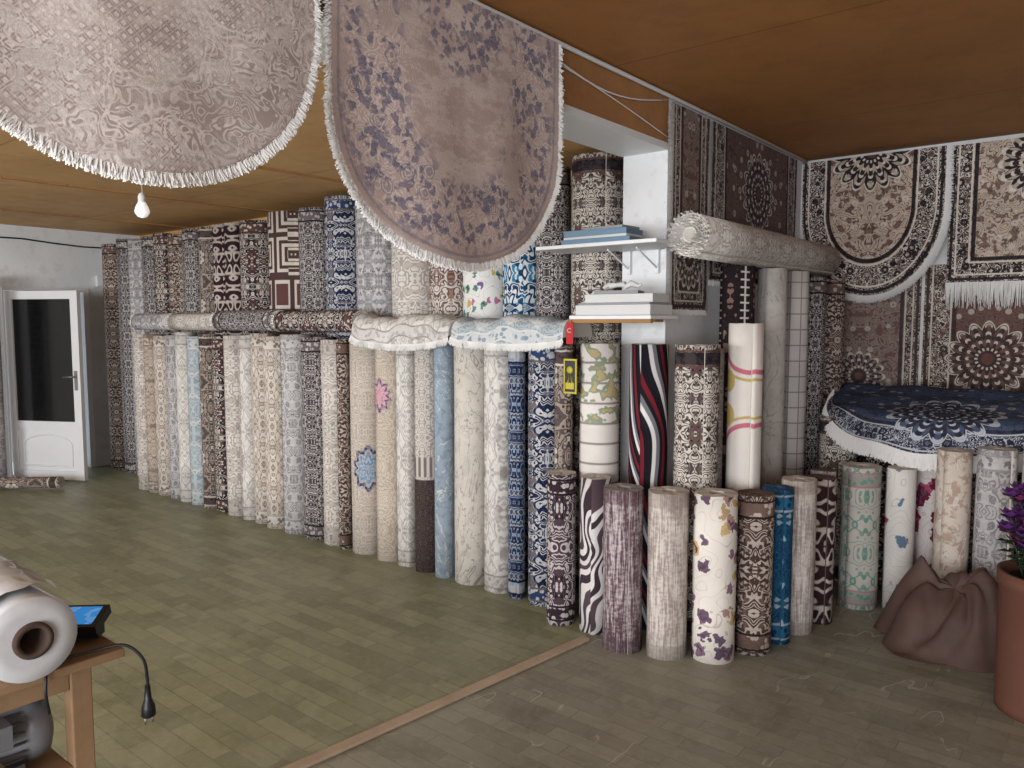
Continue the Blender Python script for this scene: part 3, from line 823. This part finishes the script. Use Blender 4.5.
for i in range(nu*14):
    t = i/14; i0 = int(t); ft = t-i0
    A = Vector(s.v[rows[i0][-1][0]]); B = Vector(s.v[rows[i0+1][-1][0]]); p = A.lerp(B, ft)
    if (B-A).length < 1e-5: continue
    for rep in range(5):
        l = .075*rnd(.6, 1.1); j = rnd(-.02, .02); w = .003; yo = rnd(.0, .03)
        a_ = s.vert(p.x-w, p.y-.010, p.z+.035); b2 = s.vert(p.x+w, p.y-.012, p.z+.035)
        c2 = s.vert(p.x+w*.7+j, p.y-.014-yo, p.z-l+.02); d = s.vert(p.x-w*.7+j, p.y-.014-yo, p.z-l+.02)
        s.face([a_, b2, c2, d], 2)
o = s.obj('draped_oval_rug', [M['med5'], EDGE['cream'], FR])

# ---------------------------------------------------------------- shelves and boxes at the pillar
wood = ceilmat('shelf_wood', C(170, 130, 84), C(148, 110, 68), C(100, 70, 44), 9., 9.)
boxb = plain('blue_carton', C(110, 138, 162), .6); boxw = plain('white_carton', C(206, 206, 205), .7, .2, 0, .04); boxg = plain('grey_carton', C(150, 151, 154), .7)
s = MB(); s.box((-2.66, 3.47, 2.05), (-1.90, 3.77, 2.07)); s.box((-2.33, 3.77, 2.05), (-2.06, 3.858, 2.07))
for a in (-2.28, -2.10):
    s.tube([(a, 3.845, 1.95), (a, 3.62, 2.045)], .006, 6); s.box((a-.012, 3.84, 1.92), (a+.012, 3.858, 2.05))
s.obj('pillar_shelf', [white], .003)
s = MB(); s.box((-2.42, 3.46, 1.665), (-1.92, 3.76, 1.685), 0); s.box((-2.33, 3.76, 1.65), (-2.06, 3.858, 1.685), 1); s.box((-2.42, 3.46, 1.645), (-1.92, 3.49, 1.665), 1)
s.obj('pillar_shelf', [white, wood], .003)
def rb(cx, cy, z0, sx, sy, sz, rot): 
    return Matrix.Translation((cx, cy, z0)) @ Matrix.Rotation(rot, 4, 'Z'), (-sx/2, -sy/2, 0), (sx/2, sy/2, sz)
def stack(name, items, mats):
    s = MB()
    for (cx, cy, z0, sx, sy, sz, rot, mi) in items:
        m4, lo, hi = rb(cx, cy, z0, sx, sy, sz, rot); s.box(lo, hi, mi, m4)
    return s.obj(name, mats, .003)
stack('carton_stack', [(-2.30, 3.62, 2.071, .42, .22, .028, .05, 0), (-2.30, 3.62, 2.099, .40, .21, .014, .0, 1), (-2.31, 3.62, 2.113, .38, .2, .034, .08, 0),
      (-2.26, 3.62, 2.147, .26, .17, .014, -.05, 2)], [boxb, boxw, boxg])
stack('carton_stack', [(-2.17, 3.61, 1.686, .46, .24, .055, .0, 0), (-2.17, 3.61, 1.741, .44, .22, .012, .0, 1), (-2.15, 3.61, 1.753, .40, .2, .045, .06, 0),
      (-2.19, 3.60, 1.798, .24, .15, .02, .3, 1)], [boxw, boxg])
s = MB()
s.tube([(-2.28+.03*i, 3.58+.02*sin(i*2.), 1.832+.022*abs(sin(i*1.3))) for i in range(9)], [.008, .014, .018, .012, .017, .013, .018, .012, .006], 8)
s.obj('plastic_bag', [boxw])
red = plain('flag_red', C(180, 36, 42), .6); yel = plain('tag_yellow', C(190, 176, 60), .6); blk = plain('black_plastic', C(24, 24, 28), .4, .4)
s = MB()
s.tube([(-2.40, 3.452, 1.66), (-2.40, 3.452, 1.40)], .0018, 5, 2)
s.box((-2.43, 3.447, 1.53), (-2.385, 3.450, 1.65), 0)
for k in range(8):
    t0 = .6+k*.63; t1 = t0+.63
    s.tube([(-2.408+.012*cos(t0), 3.4455, 1.605+.012*sin(t0)), (-2.408+.012*cos(t1), 3.4455, 1.605+.012*sin(t1))], .002, 5, 3)
s.box((-2.445, 3.446, 1.26), (-2.36, 3.452, 1.45), 1); s.box((-2.436, 3.444, 1.27), (-2.369, 3.4455, 1.44), 2)
s.lathe((-2.402, 3.4435, 1.39), [(0, -.003), (.02, -.002), (.02, .001), (0, .002)], 12, 1, 'y')
s.box((-2.43, 3.443, 1.285), (-2.375, 3.4442, 1.32), 1); s.tube([(-2.415, 3.4425, 1.32), (-2.402, 3.4425, 1.37), (-2.385, 3.4425, 1.32)], .004, 5, 1)
s.obj('hanging_tag', [red, yel, blk, boxw])

# ---------------------------------------------------------------- floor lath
lath = ceilmat('lath_wood', C(192, 172, 150), C(168, 148, 128), C(120, 104, 86), 9, 9)
s = MB(); P0 = Vector((-2.16, 3.26, 0)); P1 = Vector((-2.52, 0.0, 0)); dd = (P1-P0).normalized(); nn = Vector((-dd.y, dd.x, 0))*.025
q = [P0+nn, P0-nn, P1-nn, P1+nn]
k = [s.vert(v.x, v.y, 0.001) for v in q]+[s.vert(v.x, v.y, .016) for v in q]
for f in ((4, 5, 6, 7), (0, 1, 5, 4), (1, 2, 6, 5), (2, 3, 7, 6), (3, 0, 4, 7), (3, 2, 1, 0)): s.face([k[i] for i in f])
s.obj('trim_2', [lath], .003)

# ---------------------------------------------------------------- bench with machine
bw = ceilmat('bench_wood', C(158, 128, 98), C(132, 106, 80), C(92, 70, 52), 9, 9)
s = MB(); s.box((-2.62, .1, .72), (-2.15, .93, .745))
for a in (-2.24, -2.60):
    for b in (.80, .14):
        s.box((a, b, 0), (a+.055, b+.055, .72))
s.box((-2.6, .815, .66), (-2.2, .835, .72)); s.box((-2.21, .15, .66), (-2.19, .80, .72)); s.box((-2.6, .15, .42), (-2.19, .80, .445))
s.obj('wooden_bench', [bw], .004)
film = NG('stretch_film', .22, .5); fn = film.noise(film.vec(*film.sep(film.obj())), 30, 3)
film.p.inputs['Coat Weight'].default_value = .5
film.bump(fn, .25, .004); FM = film.done(film.mix(fn, C(186, 189, 194), C(208, 209, 212)))
core = plain('cardboard_core', C(80, 64, 56), .8)
s = MB(); c0 = (-2.60, .69, .857)
s.lathe(c0, [(.045, .0), (.106, .0), (.108, .01), (.108, .48), (.105, .49), (.07, .488), (.045, .49), (.04, .49)], 40, 0, 'x')
s.lathe(c0, [(.046, 0), (.046, .50), (.032, .50), (.032, 0)], 32, 1, 'x')
rows = []
for i in range(13):
    t = .3+i*.16; row = []
    for j in range(9):
        rr = .111+.012*abs(sin(j*1.3+i*.7))+.004*i*.3
        row.append(s.vert(c0[0]+.03+j*.052, c0[1]-rr*cos(t)*1.02, c0[2]+rr*sin(t)))
    rows.append(row)
for i in range(12):
    for j in range(8): s.face([rows[i][j], rows[i][j+1], rows[i+1][j+1], rows[i+1][j]], 0, smooth=True)
s.obj('stretch_film_roll', [FM, core])
scr = NG('blue_screen', .2, .5)
cc = scr.mix(scr.step(scr.noise(scr.obj(), 30, 1), .55, .02), C(30, 130, 220), C(150, 200, 240))
scr.p.inputs['Emission Color'].default_value = C(40, 150, 235); scr.p.inputs['Emission Strength'].default_value = .5
SC = scr.done(cc)
s = MB(); RT = Matrix.Rotation(.75, 4, 'Z')
m4 = Matrix.Translation((-2.31, .875, .790)) @ RT @ Matrix.Rotation(math.radians(17), 4, 'X')
s.box((-.07, -.05, 0), (.07, .05, .028), 0, m4); s.box((-.055, -.038, .0282), (.055, .04, .0296), 1, m4)
s.box((-.05, .0, .747), (.05, .045, .80), 0, Matrix.Translation((-2.31, .875, 0)) @ RT)
s.obj('payment_terminal', [blk, SC], .003)
s = MB()
pts = [(-2.2, .74, .752), (-2.19, .79, .753), (-2.165, .86, .758), (-2.13, .92, .762), (-2.10, .955, .72), (-2.10, .965, .66), (-2.10, .965, .63)]
def cat(P, n=6):
    P = [Vector(p) for p in P]; out = []
    for i in range(len(P)-1):
        a, b, c, d = P[max(0, i-1)], P[i], P[i+1], P[min(len(P)-1, i+2)]
        for k in range(n):
            t = k/n; out.append(.5*((2*b)+(c-a)*t+(2*a-5*b+4*c-d)*t*t+(3*b-a-3*c+d)*t**3))
    return out+[P[-1]]
s.tube(cat(pts), .0045, 8)
s.tube([(-2.10, .965, .64), (-2.10, .965, .60), (-2.10, .965, .58), (-2.10, .965, .555), (-2.10, .965, .55)], [.007, .010, .018, .020, .016], 14)
s.tube([(-2.10, .955, .55), (-2.10, .955, .53)], .0025, 8, 1); s.tube([(-2.10, .975, .55), (-2.10, .975, .53)], .0025, 8, 1)
s.tube(cat([(-2.2, .74, .752), (-2.15, .73, .75), (-2.13, .72, .70), (-2.14, .73, .64)]), .004, 8)
s.obj('power_cord', [blk, metal])
mg = plain('motor_grey', C(120, 122, 127), .45, .4, .2, .1, 30); brs = plain('motor_brass', C(170, 150, 120), .5, .4, .3)
s = MB(); c0 = (-2.31, .50, .545)
s.lathe(c0, [(.0, .28), (.05, .28), (.082, .265), (.088, .24), (.088, .215), (.080, .21), (.080, .0), (.07, -.02), (0, -.02)], 32, 0, 'y')
for k in range(20):
    t = 2*pi*k/20
    x, z = cos(t), sin(t)
    s.tube([(c0[0]+x*.083, c0[1]+.01, c0[2]+z*.083), (c0[0]+x*.083, c0[1]+.20, c0[2]+z*.083)], .004, 4, 0)
s.box((c0[0]-.07, c0[1]+.03, .446), (c0[0]+.07, c0[1]+.2, .48)); s.box((c0[0]+.05, c0[1]+.06, .56), (c0[0]+.12, c0[1]+.16, .62))
s.lathe((c0[0]+.085, c0[1]+.11, .50), [(0, .05), (.03, .05), (.034, .03), (.034, 0), (0, 0)], 20, 1, 'x')
s.obj('electric_motor', [mg, brs])

# ---------------------------------------------------------------- bulbs
bulbm = NG('bulb_glass', .3, .5); bulbm.p.inputs['Emission Color'].default_value = (1, .97, .95, 1); bulbm.p.inputs['Emission Strength'].default_value = .45
BM = bulbm.done((.85, .85, .86, 1))
def bulb(a, b, ztop, z, r=.05):
    s = MB(); s.tube([(a, b, ztop), (a+.01, b, (ztop+z)/2), (a, b, z+.13)], .004, 6, 1)
    s.lathe((a, b, z), [(0, -r), (r*.6, -r*.8), (r*.95, -r*.3), (r, .0), (r*.85, r*.55), (r*.5, r*1.2)], 20, 0)
    s.lathe((a, b, z), [(r*.5, r*1.2), (r*.5, r*2), (r*.35, r*2.4), (.0, r*2.6)], 16, 1)
    s.obj('light_bulb', [BM, white])
bulb(-5.5, 2.62, CL, 2.43, .05)
bulb(-8.2, 2.1, CL, 2.56, .03)

# ---------------------------------------------------------------- brown cloth heap
cg = NG('brown_leatherette', .6, .25); cn = cg.noise(cg.obj(), 9, 4)
CB = cg.done(cg.mix(cn, C(62, 46, 42), C(94, 72, 66)))
s = MB(); ctr = (-.66, 4.33); NR, NT = 26, 96; rows = []
peaks = [(-.16, .02, .40, .13), (.12, .03, .42, .14), (.0, .05, .37, .16), (-.28, .04, .22, .10), (.24, -.05, .16, .12)]
for i in range(NR+1):
    r = i/NR; row = []
    for j in range(NT):
        t = 2*pi*j/NT
        edge = 1+.14*sin(3*t+1)+.08*sin(5*t)+.05*sin(9*t)
        x = .37*edge*r*cos(t); y = .24*edge*r*sin(t)
        h = 0
        for px, py, ph_, pw in peaks:
            dd_ = sqrt((x-px)**2+((y-py)*1.25)**2); h = max(h, ph_*max(0, 1-dd_/(pw*2.4))**1.0)
        crease = abs(sin(4*t+3*r+sin(2*t+r*4)))*.04*r*(1.1-r)*4+.02*abs(sin(x*17+y*13))*(h > .02)
        h = h*(1-r**5)+crease*(1-r**6)
        row.append(s.vert(ctr[0]+x, ctr[1]+y, max(.004, h+.004)))
    rows.append(row)
for i in range(NR):
    for j in range(NT):
        s.face([rows[i][j], rows[i+1][j], rows[i+1][(j+1) % NT], rows[i][(j+1) % NT]], 0, smooth=True)
o = s.obj('crumpled_brown_cloth', [CB])

# ---------------------------------------------------------------- planter with purple flowers
terra = plain('terracotta', C(108, 72, 60), .7, .2, 0, .1, 8)
soil = plain('soil', C(50, 38, 30), .95); leafm = plain('leaf_green', C(52, 70, 48), .6); pet = plain('petal_purple', C(104, 56, 124), .6); pet2 = plain('petal_magenta', C(140, 60, 106), .6)
s = MB(); pc = (-.235, 3.87)
s.lathe((pc[0], pc[1], 0), [(0, 0), (.185, 0), (.186, .03), (.192, .54), (.200, .545), (.200, .60), (.18, .60), (.175, .56), (0, .56)], 40, 0)
s.lathe((pc[0], pc[1], .561), [(0, .006), (.17, 0)], 24, 1)
for k in range(70):
    t = rnd(0, 2*pi); rr = rnd(.02, .13); L = rnd(.12, .36); ox = rnd(.3, 1.1)
    p0 = Vector((pc[0]+rr*cos(t), pc[1]+rr*sin(t), .56)); p2 = p0+Vector((cos(t)*L*.35*ox, sin(t)*L*.35*ox, L)); p1 = p0.lerp(p2, .5)+Vector((0, 0, .03))
    s.tube([p0, p1, p2], .003, 5, 2)
    for q in range(3):
        b0 = p0.lerp(p2, .3+.25*q); ta = rnd(0, 6.3); d = Vector((cos(ta), sin(ta), .4))*.07; w = Vector((-sin(ta), cos(ta), 0))*.018
        v = [s.vert(*b0), s.vert(*(b0+d*.5+w)), s.vert(*(b0+d-Vector((0, 0, .02)))), s.vert(*(b0+d*.5-w))]
        s.face(v, 2)
    mm = 3 if rnd(0, 1) < .65 else 4
    for ring in (0, 1):
        for q in range(7):
            ta = q*2*pi/7+ring*.4; up = .25+.6*ring; d = Vector((cos(ta), sin(ta), up))*.045; w = Vector((-sin(ta), cos(ta), 0))*.018
            v = [s.vert(*p2), s.vert(*(p2+d*.6+w)), s.vert(*(p2+d)), s.vert(*(p2+d*.6-w))]
            s.face(v, mm)
s.obj('potted_purple_flowers', [terra, soil, leafm, pet, pet2])

# ---------------------------------------------------------------- light
W = bpy.data.worlds.new('World'); S.world = W; W.use_nodes = True
W.node_tree.nodes['Background'].inputs[0].default_value = (.86, .92, 1.0, 1); W.node_tree.nodes['Background'].inputs[1].default_value = 1.2
def area(name, loc, target, sx, sy, en, col=(1, 1, 1)):
    l = bpy.data.lights.new(name, 'AREA'); l.shape = 'RECTANGLE'; l.size = sx; l.size_y = sy; l.energy = en; l.color = col
    o = bpy.data.objects.new(name, l); S.collection.objects.link(o); o.location = loc
    o.rotation_euler = (Vector(target)-Vector(loc)).to_track_quat('-Z', 'Y').to_euler(); return o
area('shopfront_daylight', (0.0, BR0+.05, 1.45), (-.8, 3, 1.2), 4.6, 1.8, 375, (.95, .975, 1.0))
area('window_daylight', (-4.9, BR0+.05, 1.65), (-5.8, 3, 1.2), 2.5, 1.4, 290, (.955, .98, 1.0))

# ---------------------------------------------------------------- camera
cam = bpy.data.cameras.new('camera'); cam.sensor_width = 36; cam.lens = 27.07
co = bpy.data.objects.new('camera', cam); S.collection.objects.link(co)
co.location = (0, 0, 1.65)
co.rotation_euler = (math.radians(90-4.6), 0, math.radians(39.2))
S.camera = co
